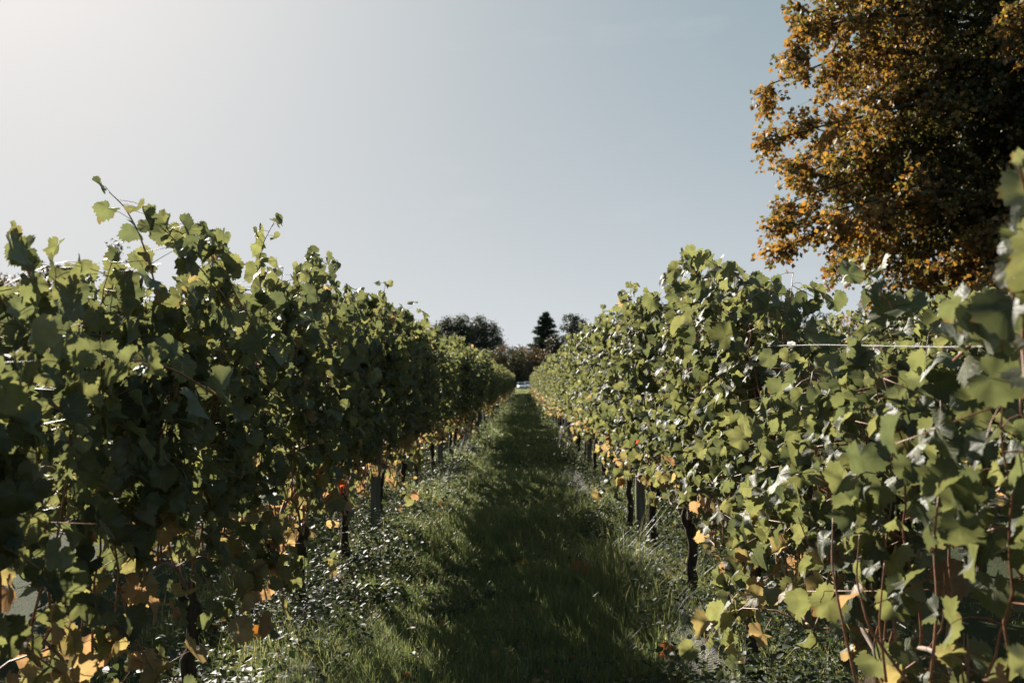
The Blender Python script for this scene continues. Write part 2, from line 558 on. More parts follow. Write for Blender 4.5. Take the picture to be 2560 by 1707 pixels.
def grow_vine(seed, top, hi, L=.92, dens=1.0, head=.58, extra=(), skirt=0, low_skip=.42):
    """returns dict of parts in local coordinates (row along local Y)"""
    rg = np.random.default_rng(seed)
    parts = {}
    # gnarled trunk
    T = Tubes()
    n = 14
    z = np.linspace(-.06, head, n)
    lean = rg.normal() * .05
    px = np.cumsum(rg.normal(size=n) * .009) + lean * z
    py = np.cumsum(rg.normal(size=n) * .012) + rg.normal() * .06 * z
    px -= px[0]; py -= py[0]
    rad = .030 + .012 * np.exp(-z * 6) + rg.normal(size=n) * .0035
    rad[-3:] += np.array([.004, .008, .003])
    T.add(np.stack([px, py, z], -1), rad, 9 if hi else 6, .07)
    hd = np.array([px[-1], py[-1], head])
    for s in (-1, 1):          # short crooked arms of the head
        e = hd + [rg.normal() * .02, s * rg.uniform(.06, .10), rg.uniform(.05, .1)]
        T.add(shoot_path(hd + [0, 0, -.03], e, rg, 5, .02), np.linspace(.026, .013, 5), 6, .08)
    parts['trunk'] = T
    # two arched fruiting canes
    canes, nodes, stubs = [], [], []
    for s in (-1, 1):
        t = np.linspace(0, 1, 16)
        yy = hd[1] + s * (.06 + (L - .06) * t)
        zz = head + .07 + .22 * np.sin(np.pi * np.minimum(1, t * 1.25)) ** .8 * rg.uniform(.7, 1.1) - .06 * t
        xx = hd[0] + np.cumsum(rg.normal(size=16) * .006)
        p = np.stack([xx, yy, zz], -1)
        c = Tubes()
        c.add(p, np.linspace(.0085, .0055, 16), 6 if hi else 4, .05)
        canes.append(c)
        for i in range(1, 16, 2 if rg.random() < .6 else 3):
            nodes.append(p[i])
    parts['canes'] = canes
    for i in range(9):      # short bare stubs and tendrils around the canes
        c = canes[i % 2]
        q = c.v[0].reshape(16, -1, 3)[rg.integers(1, 14)].mean(0)
        s = Tubes()
        e = q + [rg.normal() * .10, rg.normal() * .10, rg.uniform(.10, .38)]
        s.add(shoot_path(q, e, rg, 5, .03), np.linspace(.0042, .0022, 5), 4)
        stubs.append(s)
    nodes.append(hd + [0, 0, .04]); nodes.append(hd + [.01, .03, .03])
    shoots = []
    LP, LS, stemsL = [], [], Tubes()
    leafP, leafSide, leafS = [], [], []
    nodes = [nd for nd in nodes]
    for nd in nodes:
        h = top + rg.normal() * .07
        endp = np.array([nd[0] * .3 + rg.normal() * .10, nd[1] + rg.normal() * .13, h])
        P = shoot_path(nd, endp, rg, 16, .05)
        lim = .11 + np.maximum(0, P[:, 2] - 1.35) * .45
        P[:, 0] = lim * np.tanh(P[:, 0] / lim)
        s = Tubes()
        s.add(P, np.linspace(.0048, .0018, 16), 5 if hi else 3)
        length = h - nd[2]
        m = int(length / .056 * dens)
        tt = np.linspace(.04, 1, m)
        for k, t in enumerate(tt):
            f = t * 15
            i = min(14, int(f))
            q = P[i] + (P[i + 1] - P[i]) * (f - i)
            low = q[2] < 1.0
            if low and rg.random() < low_skip:
                continue
            side = 1 if rg.random() < .5 else -1
            pet = rg.uniform(.05, .13)
            e = q + np.array([side * pet * rg.uniform(.5, 1.1), rg.normal() * .05, rg.normal() * .03 - .005])
            leafP.append(e); leafSide.append(side)
            leafS.append(rg.uniform(.08, .16) * (1 - .35 * max(0, t - .8) * 5 * .6))
            if hi:
                s.add(np.array([q, q + (e - q) * .3 + [0, 0, .014], q + (e - q) * .65 + [0, 0, .017], q + (e - q) * .88 + [0, 0, .009], e]), [.0014, .0012, .0011, .001, .0009], 3)
            # laterals make the canopy thick
            if rg.random() < (.66 if q[2] > .95 else .05) * dens:
                l = rg.uniform(.12, .30)
                e2 = q + np.array([side * l * rg.uniform(.6, 1.), rg.normal() * .12, rg.uniform(-.12, .10)])
                if hi:
                    s.add(shoot_path(q, e2, rg, 4, .02), [.0022, .002, .0016, .0012], 3)
                for j in range(rg.integers(2, 6)):
                    tt2 = rg.uniform(.4, 1.05)
                    leafP.append(q + (e2 - q) * tt2 + rg.normal(size=3) * .035)
                    leafSide.append(side)
                    leafS.append(rg.uniform(.06, .13))
        # tip leaves
        shoots.append(s)
    for k in range(skirt):
        nd = nodes[rg.integers(0, len(nodes))]
        side = 1 if rg.random() < .5 else -1
        e = nd + np.array([side * rg.uniform(.15, .38), rg.normal() * .2, -rg.uniform(.12, .42)])
        mid = (nd + e) / 2 + np.array([side * .04, 0, .12])
        s = Tubes()
        s.add(np.array([nd, (nd + mid) / 2 + [0, 0, .03], mid, (mid + e) / 2 + [0, 0, .03], e]), [.004, .0035, .003, .0022, .0015], 5)
        for j in range(13):
            t = rg.uniform(.25, 1.05)
            q = (mid + (e - mid) * (t * 2 - 1)) if t > .5 else (nd + (mid - nd) * t * 2)
            lp = q + rg.normal(size=3) * .055
            leafP.append(lp); leafSide.append(side); leafS.append(rg.uniform(.085, .15))
            s.add(np.array([q, (q + lp) / 2, lp]), [.0013, .0011, .0009], 3)
        shoots.append(s)
    # extra long shoots given in local coordinates: (points, leaf count, size, spread)
    for pts, nl, sz, spread in extra:
        pts = np.asarray(pts, dtype=float)
        tt = np.linspace(0, 1, 16)
        src = np.linspace(0, 1, len(pts))
        P = np.stack([np.interp(tt, src, pts[:, k]) for k in range(3)], -1)
        P[1:-1] = (P[:-2] + P[1:-1] * 2 + P[2:]) / 4
        s = Tubes()
        s.add(P, np.linspace(.0042, .0016, 16), 6)
        for k in range(nl):
            t = (k + .6) / nl
            f = t * 15
            i = min(14, int(f))
            q = P[i] + (P[i + 1] - P[i]) * (f - i)
            side = 1 if k % 2 else -1
            e = q + np.array([rg.normal() * spread * .6, side * rg.uniform(.5, 1.1) * spread, rg.uniform(-.3, .6) * spread])
            leafP.append(e); leafSide.append(-1 if rg.random() < .5 else 1)
            leafS.append(sz * rg.uniform(.75, 1.15) * (1 - .4 * t))
            s.add(np.array([q, (q + e) / 2 + [0, 0, .006], e]), [.0013, .0011, .0009], 3)
        shoots.append(s)
    shoots += stubs
    parts['shoots'] = shoots
    P = np.array(leafP); S = np.array(leafSide, dtype=float); Z = np.array(leafS)
    LV = Leaves()
    X, Y_, Zz = leaf_poses(P, S, rg)
    col = vine_colors(P[:, 2], rg)
    T_ = GTOP if hi == 2 else GHI if hi else GLO
    pick = rg.integers(0, len(T_), len(P))
    for k, tm in enumerate(T_):
        sel = pick == k
        if sel.any():
            LV.add(tm, P[sel], X[sel], Y_[sel], Zz[sel], Z[sel], col[sel])
    parts['foliage'] = LV
    return parts


def merge_tubes(ts):
    m = Tubes(); m.tri = []
    for s in ts:
        m.v += s.v
        m.f += [f + m.n for f in s.f]
        m.tri += [[a + m.n for a in t] for t in s.tri]
        m.n += s.n
    return m


def make_vine(parts, loc, near, rz=0.0):
    root = empty('grape_vine', loc, rz)
    parts['trunk'].build('trunk', M_BARK, root)
    for c in parts['canes']:
        c.build('cane', M_CANE_OLD, root)
    if near:
        for s in parts['shoots']:
            s.build('shoot', M_CANE, root)
    else:
        o = merge_tubes(parts['shoots']).build('shoot_bundle', M_CANE, root)
    parts['foliage'].build('foliage', M_VINE, root)
    return root


ORD = 'first second third fourth fifth sixth seventh eighth ninth tenth eleventh twelfth thirteenth fourteenth fifteenth sixteenth seventeenth eighteenth nineteenth twentieth'.split()
XL, XR = -1.42, 1.15
YL0, YR0, STEP = 2.55, 1.25, 1.865
ROW_END = 126.0
LOOKS = ['loose green shoots', 'dense green leaves', 'yellowing lower leaves', 'dark trunk and pale canes', 'tall green top', 'bushy green canopy', 'ragged green top']


def topL(y):
    return float(np.interp(y, [2, 3.6, 5, 7, 12, 130], [1.64, 1.70, 2.02, 2.17, 2.2, 2.2]))


def topR(y):
    return float(np.interp(y, [1, 2, 4.2, 5.2, 7, 12, 130], [1.55, 1.55, 1.70, 2.03, 2.12, 2.2, 2.15]))


def loc_pts(pix, Y0, rowx, vy):
    """pixel list -> local points of a vine at (rowx, vy)"""
    out = []
    for i, (px, py, Y) in enumerate(pix):
        w = at(px, py, Y)
        out.append(w - np.array([rowx, vy, 0]))
    return np.array(out)


EXTRA_L = {
    0: [([(120, 800, 2.75), (60, 680, 2.7), (45, 620, 2.7), (38, 580, 2.7)], 6, .12, .05), ([(180, 780, 2.7), (120, 690, 2.7), (118, 655, 2.7)], 5, .10, .05),
        ([(560, 1000, 3.3), (430, 920, 3.0), (300, 890, 2.8), (150, 895, 2.6)], 8, .14, .09)],
    1: [([(395, 760, 3.4), (365, 650, 3.4), (335, 570, 3.35), (300, 510, 3.35), (262, 475, 3.35)], 7, .105, .11),
        ([(640, 900, 3.9), (560, 740, 3.8), (470, 640, 3.7), (390, 555, 3.6)], 14, .125, .09),
        ([(620, 800, 3.9), (540, 650, 3.9), (450, 580, 3.9), (400, 560, 3.8)], 12, .12, .09)],
    2: [([(655, 760, 5.0), (640, 660, 5.0), (655, 600, 5.0), (680, 552, 5.0)], 9, .11, .07),
        ([(560, 760, 4.6), (520, 640, 4.6), (490, 590, 4.6)], 8, .12, .08),
        ([(790, 760, 5.6), (770, 680, 5.7), (790, 640, 5.8), (815, 660, 5.8)], 9, .115, .07)],
    4: [([(950, 800, 9.2), (958, 745, 9.2), (962, 705, 9.2)], 7, .12, .07)],
    7: [([(1070, 830, 14.2), (1078, 790, 14.2), (1080, 770, 14.2)], 6, .12, .07)],
}
EXTRA_R = {
    0: [([(2500, 850, 1.9), (2560, 640, 1.8), (2570, 500, 1.75), (2550, 410, 1.7)], 5, .125, .04),
        ([(2380, 900, 2.2), (2490, 800, 2.0), (2570, 740, 1.8)], 6, .13, .05), ([(2560, 1000, 1.7), (2550, 850, 1.75), (2570, 700, 1.7), (2600, 560, 1.7)], 5, .13, .05)],
    1: [([(2250, 800, 2.9), (2180, 700, 3.0), (2140, 670, 3.1)], 6, .12, .06),
        ([(2260, 1700, 2.55), (2160, 1560, 2.55), (2130, 1440, 2.6), (2140, 1330, 2.6)], 0, .1, .05),
        ([(2130, 1707, 2.6), (2090, 1520, 2.6), (2070, 1400, 2.65), (2075, 1290, 2.7)], 0, .1, .05),
        ([(2310, 1680, 2.4), (2330, 1500, 2.4), (2320, 1350, 2.45), (2350, 1150, 2.5), (2345, 1000, 2.5)], 2, .11, .05),
        ([(2200, 1690, 2.6), (2185, 1540, 2.6), (2200, 1400, 2.6)], 0, .1, .05)],
    2: [([(1790, 800, 5.2), (1740, 700, 5.2), (1735, 645, 5.3), (1700, 630, 5.3)], 10, .12, .07),
        ([(1900, 780, 4.6), (1850, 690, 4.7), (1760, 655, 4.8)], 10, .12, .08)],
    4: [([(1570, 820, 8.8), (1560, 745, 8.8), (1590, 715, 8.8)], 8, .12, .07)],
    5: [([(1512, 860, 10.6), (1505, 800, 10.6), (1512, 765, 10.6)], 8, .12, .07)],
}

NEAR = 8
far_pool = []
for k in range(7):
    far_pool.append(grow_vine(900 + k, 2.2 + .05 * (k % 3), False, dens=(1.4, 1.15, 1.3, 1.45, 1.05, 1.35, 1.25)[k], skirt=(1, 4, 0, 3, 5, 1, 2)[k]))


def place_row(rowx, y0, yend, topf, extra, side, near, first_far=None):
    i, y = 0, y0
    pool = []
    grp = 'grapevines in the %s row' % side
    while y < yend:
        vx = rowx + rnd.uniform(-.03, .03)
        if i < near:
            ex = []
            for pix, nl, sz, sp in extra.get(i, []):
                ex.append((loc_pts(pix, y, vx, y), int(nl * 1.7), sz * 1.12, sp))
            parts = grow_vine(103 + i * 7 + (50 if side == 'right' else 0) + int(abs(rowx) * 1000), topf(y), 2 if i < 4 else 1, extra=ex, dens=1.22 if side == 'left' else 1.08, low_skip=.34 if side == 'right' and i >= 3 else .5, skirt=((15, 8, 3)[i] if i < 3 and side == 'left' else (10, 6)[i] if i < 2 else rnd.choice([0, 1, 3])))
            v = make_vine(parts, (vx, y, 0), True)
        else:
            k = (i * 3 + i // 7) % 7
            if k not in FARV:
                FARV[k] = make_vine(far_pool[k], (vx, y, 0), False)
                v = FARV[k]
            else:
                v = copy_tree(FARV[k])
            v.location = (vx, y, 0)
            v.rotation_euler = (0, 0, rnd.choice([0, math.pi]) + rnd.uniform(-.05, .05))
            v.scale = (rnd.uniform(.9, 1.15), 1, topf(y) / 2.2 * rnd.uniform(.93, 1.06))
        look = LOOKS[(i * 2 + (3 if side == 'right' else 0)) % len(LOOKS)]
        if side in ('left', 'right'):
            if i < 20:
                lab = '%s grapevine back in the row %s of the path, with %s' % (ORD[i], side, look if i > 0 or side != 'x' else look)
            elif y < 80:
                lab = 'small green grapevine in the far middle stretch of the row %s of the path' % side
            else:
                lab = 'tiny distant grapevine near the far end of the row %s of the path' % side
        elif i < 12:
            lab = '%s grapevine from the camera in the %s row, behind the front vines' % (ORD[i], side)
        else:
            lab = 'distant grapevine further back in the %s row, glimpsed behind the front vines' % side
        tag(v, lab, 'grapevine', grp)
        i += 1
        y += STEP
    return i


FARV = {}
place_row(XL, YL0, ROW_END, topL, EXTRA_L, 'left', 7)
place_row(XR, YR0, ROW_END, topR, EXTRA_R, 'right', 8)
place_row(XL - 2.57, 2.4, 62, lambda y: 2.05, {}, 'outer left', 0)
place_row(XR + 2.57, 2.6, 62, lambda y: 2.05, {}, 'outer right', 0)

# ------------------------------------------------------------------ posts and wires
def make_post():
    root = empty('trellis_post')
    w, d, h = .043, .036, 2.02
    v, f = [], []
    zs = np.linspace(-.1, h, 9)
    for i, z in enumerate(zs):
        tw = .004 * math.sin(i * 1.7)
        for (a, b) in ((-w, -d + .008), (-w + .008, -d), (w - .008, -d), (w, -d + .008), (w, d - .008), (w - .008, d), (-w + .008, d), (-w, d - .008)):
            v.append((a + tw, b - tw, z))
    for i in range(8):
        for j in range(8):
            j2 = (j + 1) % 8
            f.append((i * 8 + j, i * 8 + j2, i * 8 + 8 + j2, i * 8 + 8 + j))
    top = len(v)
    v.append((0, 0, h + .012))
    for j in range(8):
        f.append((64 + j, 64 + (j + 1) % 8, top))
    build('shaft', v, f, M_POST, root, smooth=False)
    for z in (1.2, 1.72):
        T = Tubes()
        T.add([(-w - .012, -d * .4, z), (-w - .02, 0, z + .015), (-w - .012, d * .4, z)], .0022, 5)
        T.build('staple', M_WIRE, root)
    return root


post0 = make_post()
pi = 0
for side, x, y0 in (('left', XL, 9.55), ('right', XR - .01, 9.85)):
    k = 0
    y = y0
    while y < ROW_END:
        p = post0 if pi == 0 else copy_tree(post0)
        p.location = (x, y, 0)
        p.rotation_euler = (R(rnd.uniform(-1.2, 1.2)), R(rnd.uniform(-1.2, 1.2)), rnd.uniform(-.1, .1))
        if k < 4:
            lab = '%s weathered grey wooden post from the camera, under the vines %s of the path' % (ORD[k], side)
        else:
            lab = 'small distant grey wooden post under the vines %s of the path' % side
        tag(p, lab, 'post', 'trellis posts in the %s row' % side)
        pi += 1; k += 1
        y += 7.46

for side, x in (('left', XL), ('right', XR)):
    for nm, z in (('lowest', .80), ('middle', 1.25), ('upper', 1.70)):
        ys = np.concatenate([np.arange(-1, 12, .5), np.arange(12, ROW_END + 1, 4)])
        if side == 'right' and nm == 'upper':
            zs = np.interp(ys, [-1, 2.3, 5.4, 9.85, 130], [1.55, 1.635, 1.735, 1.75, 1.75]) + .006 * np.sin(ys * 2.1)
            xs = x - .10 + 0 * ys
        else:
            zs = z + .012 * np.sin(ys * .8)
            xs = x + .005 + 0 * ys
        T = Tubes()
        T.add(np.stack([xs, ys, zs], -1), .0016, 5)
        o = T.build('trellis_wire', M_WIRE)
        tag(o, '%s thin galvanised wire strung through the vines %s of the path' % (nm, side), 'wire', 'trellis wires')

# ------------------------------------------------------------------ ground
def ground_z(x, y):
    return .018 * np.sin(x * 3.1 + y * .7) + .014 * np.sin(y * 1.9 - x * 1.3) + .03 * np.exp(-((np.abs(x + .13) - 1.28) / .3) ** 2)


def make_ground():
    xs = np.unique(np.concatenate([np.linspace(-3.5, 3.5, 71), np.linspace(-20, -3.5, 20), np.linspace(3.5, 20, 20), [-1500, -600, -250, -100, -50, 50, 100, 250, 600, 1500]]))
    ys = np.unique(np.concatenate([np.arange(-4, 30, .2), np.arange(30, 130, 2), [-600, -60, -15, 150, 200, 300, 500, 1000, 2500]]))
    X, Y = np.meshgrid(xs, ys)
    Z = ground_z(X, Y) * (np.abs(X) < 15) * (Y < 128) * (Y > -5)
    v = np.stack([X, Y, Z], -1).reshape(-1, 3)
    nx = len(xs)
    i, j = np.meshgrid(np.arange(len(ys) - 1), np.arange(nx - 1), indexing='ij')
    a = (i * nx + j).ravel()
    f = np.stack([a, a + 1, a + nx + 1, a + nx], -1)
    m, t, out = new_mat('ground')
    p = t.nodes.new('ShaderNodeBsdfPrincipled')
    p.inputs['Roughness'].default_value = .95
    p.inputs['Specular IOR Level'].default_value = .15
    tc = t.nodes.new('ShaderNodeTexCoord')
    nz = t.nodes.new('ShaderNodeTexNoise'); nz.inputs['Scale'].default_value = 2.2; nz.inputs['Detail'].default_value = 8
    n2 = t.nodes.new('ShaderNodeTexNoise'); n2.inputs['Scale'].default_value = 55; n2.inputs['Detail'].default_value = 4
    for n in (nz, n2):
        t.links.new(tc.outputs['Object'], n.inputs['Vector'])
    cr = t.nodes.new('ShaderNodeValToRGB')
    e = cr.color_ramp.elements
    e[0].position = .3; e[0].color = (.030, .022, .014, 1)
    e[1].position = .72; e[1].color = (.045, .062, .018, 1)
    mm = e = cr.color_ramp.elements.new(.5); mm.color = (.032, .040, .015, 1)
    mixf = mathn(t, 'ADD', mathn(t, 'MULTIPLY', nz.outputs['Fac'], .6), mathn(t, 'MULTIPLY', n2.outputs['Fac'], .4))
    t.links.new(mixf, cr.inputs[0])
    t.links.new(cr.outputs[0], p.inputs['Base Color'])
    b = t.nodes.new('ShaderNodeBump'); b.inputs['Distance'].default_value = .03
    t.links.new(n2.outputs['Fac'], b.inputs['Height'])
    t.links.new(b.outputs[0], p.inputs['Normal'])
    t.links.new(p.outputs[0], out.inputs[0])
    o = build('ground', v, f, m)
    tag(o, 'soil and grass ground running under the vineyard rows', kind='structure')


make_ground()


def grass_blades(n, xf, y0, y1, hmin, hmax, width, segs=3, pw=1.6):
    """density falls with distance"""
    u = NP.random(n)
    y = y0 * (y1 / y0) ** u if y0 > 0 else y0 + (y1 - y0) * u
    x = xf(n)
    return x, y


def build_grass():
    V, Fc, C = [], [], []
    base = 0

    def patch(n, x0, x1, y0, y1, h0, h1, w, loge=True):
        nonlocal base
        # clumped positions
        nc = max(8, n // 28)
        if loge:
            cy_ = y0 * (y1 / y0) ** NP.random(nc)
        else:
            cy_ = NP.uniform(y0, y1, nc)
        cx_ = NP.uniform(x0, x1, nc)
        ci = NP.integers(0, nc, n)
        spread = .045 * np.maximum(1, cy_[ci] / 9)
        x = cx_[ci] + NP.normal(size=n) * spread
        y = cy_[ci] + NP.normal(size=n) * spread
        ch = (NP.uniform(.45, 1.1, nc) + .55 * (NP.random(nc) < .12))[ci]
        h = NP.uniform(h0, h1, n) * ch
        tall = .72 + .6 * (np.sin(x * 2.3 + y * .9) + np.sin(y * 1.31 - x * 1.7)) * .5 + .25 * np.exp(-((np.abs(x + .13) - .85) / .22) ** 2)
        h *= np.clip(tall, .4, 1.5)
        wd = w * NP.uniform(.7, 1.3, n) * np.maximum(1, y / 7) ** .85
        a = NP.uniform(0, 2 * np.pi, n)
        lean = NP.uniform(.1, .75, n) * h
        la = a + NP.normal(size=n) * .6
        lx, ly = np.cos(la) * lean, np.sin(la) * lean
        sx, sy = -np.sin(a) * wd / 2, np.cos(a) * wd / 2
        z0 = ground_z(x, y) - .01
        vv = np.zeros((n, 5, 3))
        vv[:, 0] = np.stack([x - sx, y - sy, z0], -1)
        vv[:, 1] = np.stack([x + sx, y + sy, z0], -1)
        mx_, my_ = x + lx * .35, y + ly * .35
        vv[:, 2] = np.stack([mx_ - sx * .8, my_ - sy * .8, z0 + h * .6], -1)
        vv[:, 3] = np.stack([mx_ + sx * .8, my_ + sy * .8, z0 + h * .6], -1)
        vv[:, 4] = np.stack([x + lx, y + ly, z0 + h * .95], -1)
        tf = np.array([(0, 1, 3), (0, 3, 2), (2, 3, 4)])
        V.append(vv.reshape(-1, 3))
        Fc.append((tf[None] + (np.arange(n) * 5)[:, None, None] + base).reshape(-1, 3))
        base += n * 5
        c = np.array([[.115, .142, .066], [.145, .172, .082], [.085, .112, .054], [.24, .22, .13]])[NP.choice(4, n, p=[.34, .34, .2, .12] if x1 - x0 > 2.1 else [.25, .25, .2, .3])] * NP.uniform(.75, 1.25, (n, 1))
        C.append(np.repeat(c, 5, axis=0))

    patch(230000, -1.25, .95, 2.6, 16, .06, .19, .0038)
    patch(150000, -1.25, .95, 14, 60, .06, .16, .0036)
    patch(40000, -1.3, 1.1, 55, 128, .05, .13, .0030)
    patch(900, .52, .82, 6.9, 8.4, .18, .30, .0045, False)
    patch(60000, -2.3, -.85, 3, 25, .06, .20, .0040)
    patch(60000, .7, 2.0, 2.6, 25, .06, .22, .0040)
    patch(26000, 1.9, 9, 3.5, 40, .04, .10, .0045)
    patch(14000, -6, -2.2, 3.5, 30, .04, .10, .0045)
    patch(16000, -12, 12, 120, 210, .15, .3, .004, False)
    o = build('grass', np.concatenate(V), np.concatenate(Fc), M_GRASS, None, np.concatenate(C), None, False)
    tag(o, 'long green grass growing on the path between the vine rows', 'grass', kind='stuff')


build_grass()


def build_weeds():
    L = Leaves()
    P, A = [], []

    def strip(n, x0, x1, y0, y1, hs):
        y = y0 * (y1 / y0) ** NP.random(n)
        x = NP.uniform(x0, x1, n)
        dens = np.sin(x * 5.1 + y * 2.3) + np.sin(y * 3.7 - x * 2.2)
        keep = dens > -.75 + NP.normal(size=n) * .45
        x, y = x[keep], y[keep]
        for xi, yi in zip(x, y):
            h = hs * NP.uniform(.3, 1.25) * (1.0 + .7 * (NP.random() < .25))
            k = NP.integers(6, 15)
            z = NP.uniform(.1, 1, k) * h
            a = NP.uniform(0, 6.283, k)
            r = NP.uniform(.01, .09, k) * max(1, yi / 14)
            P.append(np.stack([xi + np.cos(a) * r, yi + np.sin(a) * r, ground_z(xi, yi) + z], -1))
            A.append(np.stack([a, np.full(k, max(1, yi / 12))], -1))

    strip(4200, -1.95, -.88, 2.9, 22, .20)
    strip(4200, .66, 1.9, 2.4, 22, .20)
    strip(700, -.9, .7, 2.6, 24, .07)
    strip(1100, -1.9, -.98, 20, 110, .16)
    strip(1100, .72, 1.7, 20, 110, .16)
    P_ = np.concatenate(P); A_ = np.concatenate(A)
    n = len(P_)
    a = A_[:, 0]
    tip = np.stack([np.cos(a), np.sin(a), NP.uniform(-.5, .5, n)], -1)
    nrm = np.stack([NP.normal(size=n) * .35, NP.normal(size=n) * .35, np.ones(n)], -1)
    X, Y, Z = frames(tip, nrm)
    sc = NP.uniform(.016, .054, n) * A_[:, 1] ** .8 * (1 + .5 * (NP.random(n) < .05))
    c = np.array([[.042, .060, .031], [.054, .072, .035], [.076, .094, .050], [.034, .045, .027], [.12, .090, .050]])[NP.choice(5, n, p=[.3, .28, .17, .19, .06])] * NP.uniform(.8, 1.2, (n, 1))
    pk = NP.integers(0, 3, n)
    for k in range(3):
        s = pk == k
        L.add(OVATE[k], P_[s], X[s], Y[s], Z[s], sc[s], c[s])
    o = L.build('undergrowth', M_WEED, None, True, False)
    tag(o, 'low leafy weeds covering the soil along the foot of the vine rows', 'weeds', kind='stuff')


build_weeds()


def build_litter():
    L = Leaves()
    n1, n2, n3 = 1500, 2600, 700
    x = np.concatenate([NP.uniform(-2.0, 1.9, n1), NP.uniform(1.8, 11, n2), NP.uniform(-5, -1.2, n3)])
    y = np.concatenate([2.8 * (40 / 2.8) ** NP.random(n1), NP.uniform(3, 26, n2), NP.uniform(3, 30, n3)])
    n = len(x)
    z = ground_z(x, y) + NP.uniform(.02, .08, n)
    a = NP.uniform(0, 6.28, n)
    tip = np.stack([np.cos(a), np.sin(a), NP.normal(size=n) * .4], -1)
    nrm = np.stack([NP.normal(size=n) * .5, NP.normal(size=n) * .5, np.ones(n)], -1)
    X, Y, Z = frames(tip, nrm)
    c = np.array([[.36, .14, .04], [.30, .18, .07], [.22, .10, .045], [.42, .22, .06], [.16, .09, .05]])[NP.integers(0, 5, n)] * NP.uniform(.6, 1.1, (n, 1))
    L.add(OVATE[2], np.stack([x, y, z], -1), X, Y, Z, NP.uniform(.02, .065, n), c)
    o = L.build('leaf_litter', M_LITTER, None, True, False)
    tag(o, 'scattered small brown and orange fallen leaves on the ground', 'fallen leaves', kind='stuff')


build_litter()

# individual conspicuous fallen leaves ------------------------------------------------
def fallen_leaf(px, py, size, col, label, lift=.05, seed=0, tilt=(0, 0)):
    Y = F * (CAM_H - lift) / (py - 953)
    w = at(px, py, Y)
    w[2] = lift
    rg = np.random.default_rng(seed)
    root = empty('fallen_leaf', tuple(w))
    V, f, uv = grape_template(300 + seed, True)
    V = V.copy()
    V[:, 2] += 1.1 * (V[:, 0] ** 2) - .25 * V[:, 1] ** 2       # curled while drying
    V *= size
    a = rg.uniform(0, 6.28)
    ca, sa = math.cos(a), math.sin(a)
    X = V[:, 0] * ca - V[:, 1] * sa
    Yv = V[:, 0] * sa + V[:, 1] * ca
    V = np.stack([X, Yv * math.cos(tilt[0]) - V[:, 2] * math.sin(tilt[0]), Yv * math.sin(tilt[0]) + V[:, 2] * math.cos(tilt[0])], -1)
    c = np.tile(np.array(col), (len(V), 1)) * rg.uniform(.8, 1.15, (len(V), 1))
    build('blade', V, f, M_LITTER, root, c, uv)
    T = Tubes()
    T.add([(0, 0, 0), (size * .2, -size * .15, size * .1), (size * .45, -size * .25, size * .12)], [.0016, .0013, .001], 4)
    T.build('stalk', M_CANE, root)
    tag(root, label, 'leaf', 'large fallen leaves on the ground')


OR = (.50, .17, .045)
fallen_leaf(1455, 1412, .20, OR, 'large curled orange leaf standing in the grass in the middle of the path', .13, 1, (1.15, 0))
fallen_leaf(1018, 1697, .10, OR, 'orange leaf at the bottom edge of the photo, left side of the path', .07, 2, (.7, 0))
fallen_leaf(1148, 1296, .12, (.45, .20, .06), 'pale orange leaf on the left edge of the grass path, level with a wooden post', .07, 3, (.8, 0))
fallen_leaf(1108, 1262, .13, OR, 'orange leaf beside the bare reddish soil at the left vines', .07, 4, (.7, 0))
fallen_leaf(640, 1578, .10, (.50, .22, .05), 'orange yellow leaf caught on the netting under the left vines', .16, 5, (1.1, 0))
fallen_leaf(1616, 1488, .08, OR, 'small orange leaf in the weeds by the trunks right of the path', .08, 6, (.9, 0))
fallen_leaf(1654, 1378, .06, OR, 'tiny orange leaf between two dark trunks right of the path', .08, 7, (.8, 0))
fallen_leaf(1316, 1403, .07, (.5, .36, .06), 'small yellow leaf lying in the shaded middle of the path', .05, 8, (.4, 0))
fallen_leaf(1665, 1625, .13, (.30, .12, .06), 'rust brown leaf in the weeds at lower right of the path', .12, 9, (1.1, 0))

# ------------------------------------------------------------------ bird netting
def net_material():
    m, t, out = new_mat('bird_netting')
    uv = t.nodes.new('ShaderNodeUVMap')
    sx = t.nodes.new('ShaderNodeSeparateXYZ')
    t.links.new(uv.outputs[0], sx.inputs[0])
    def line(o):
        fr = mathn(t, 'FRACT', o)
        return mathn(t, 'LESS_THAN', fr, .10)
    dg = mathn(t, 'ADD', sx.outputs[0], sx.outputs[1])
    df = mathn(t, 'SUBTRACT', sx.outputs[0], sx.outputs[1])
    strand = mathn(t, 'MAXIMUM', line(dg), line(df))
    d = t.nodes.new('ShaderNodeBsdfPrincipled')
    d.inputs['Base Color'].default_value = (.30, .28, .29, 1)
    d.inputs['Roughness'].default_value = .8
    d.inputs['Specular IOR Level'].default_value = .15
    tr = t.nodes.new('ShaderNodeBsdfTransparent')
    mx = t.nodes.new('ShaderNodeMixShader')
    t.links.new(strand, mx.inputs[0])
    t.links.new(tr.outputs[0], mx.inputs[1])
    t.links.new(d.outputs[0], mx.inputs[2])
    t.links.new(mx.outputs[0], out.inputs[0])
    return m


M_NET = net_material()


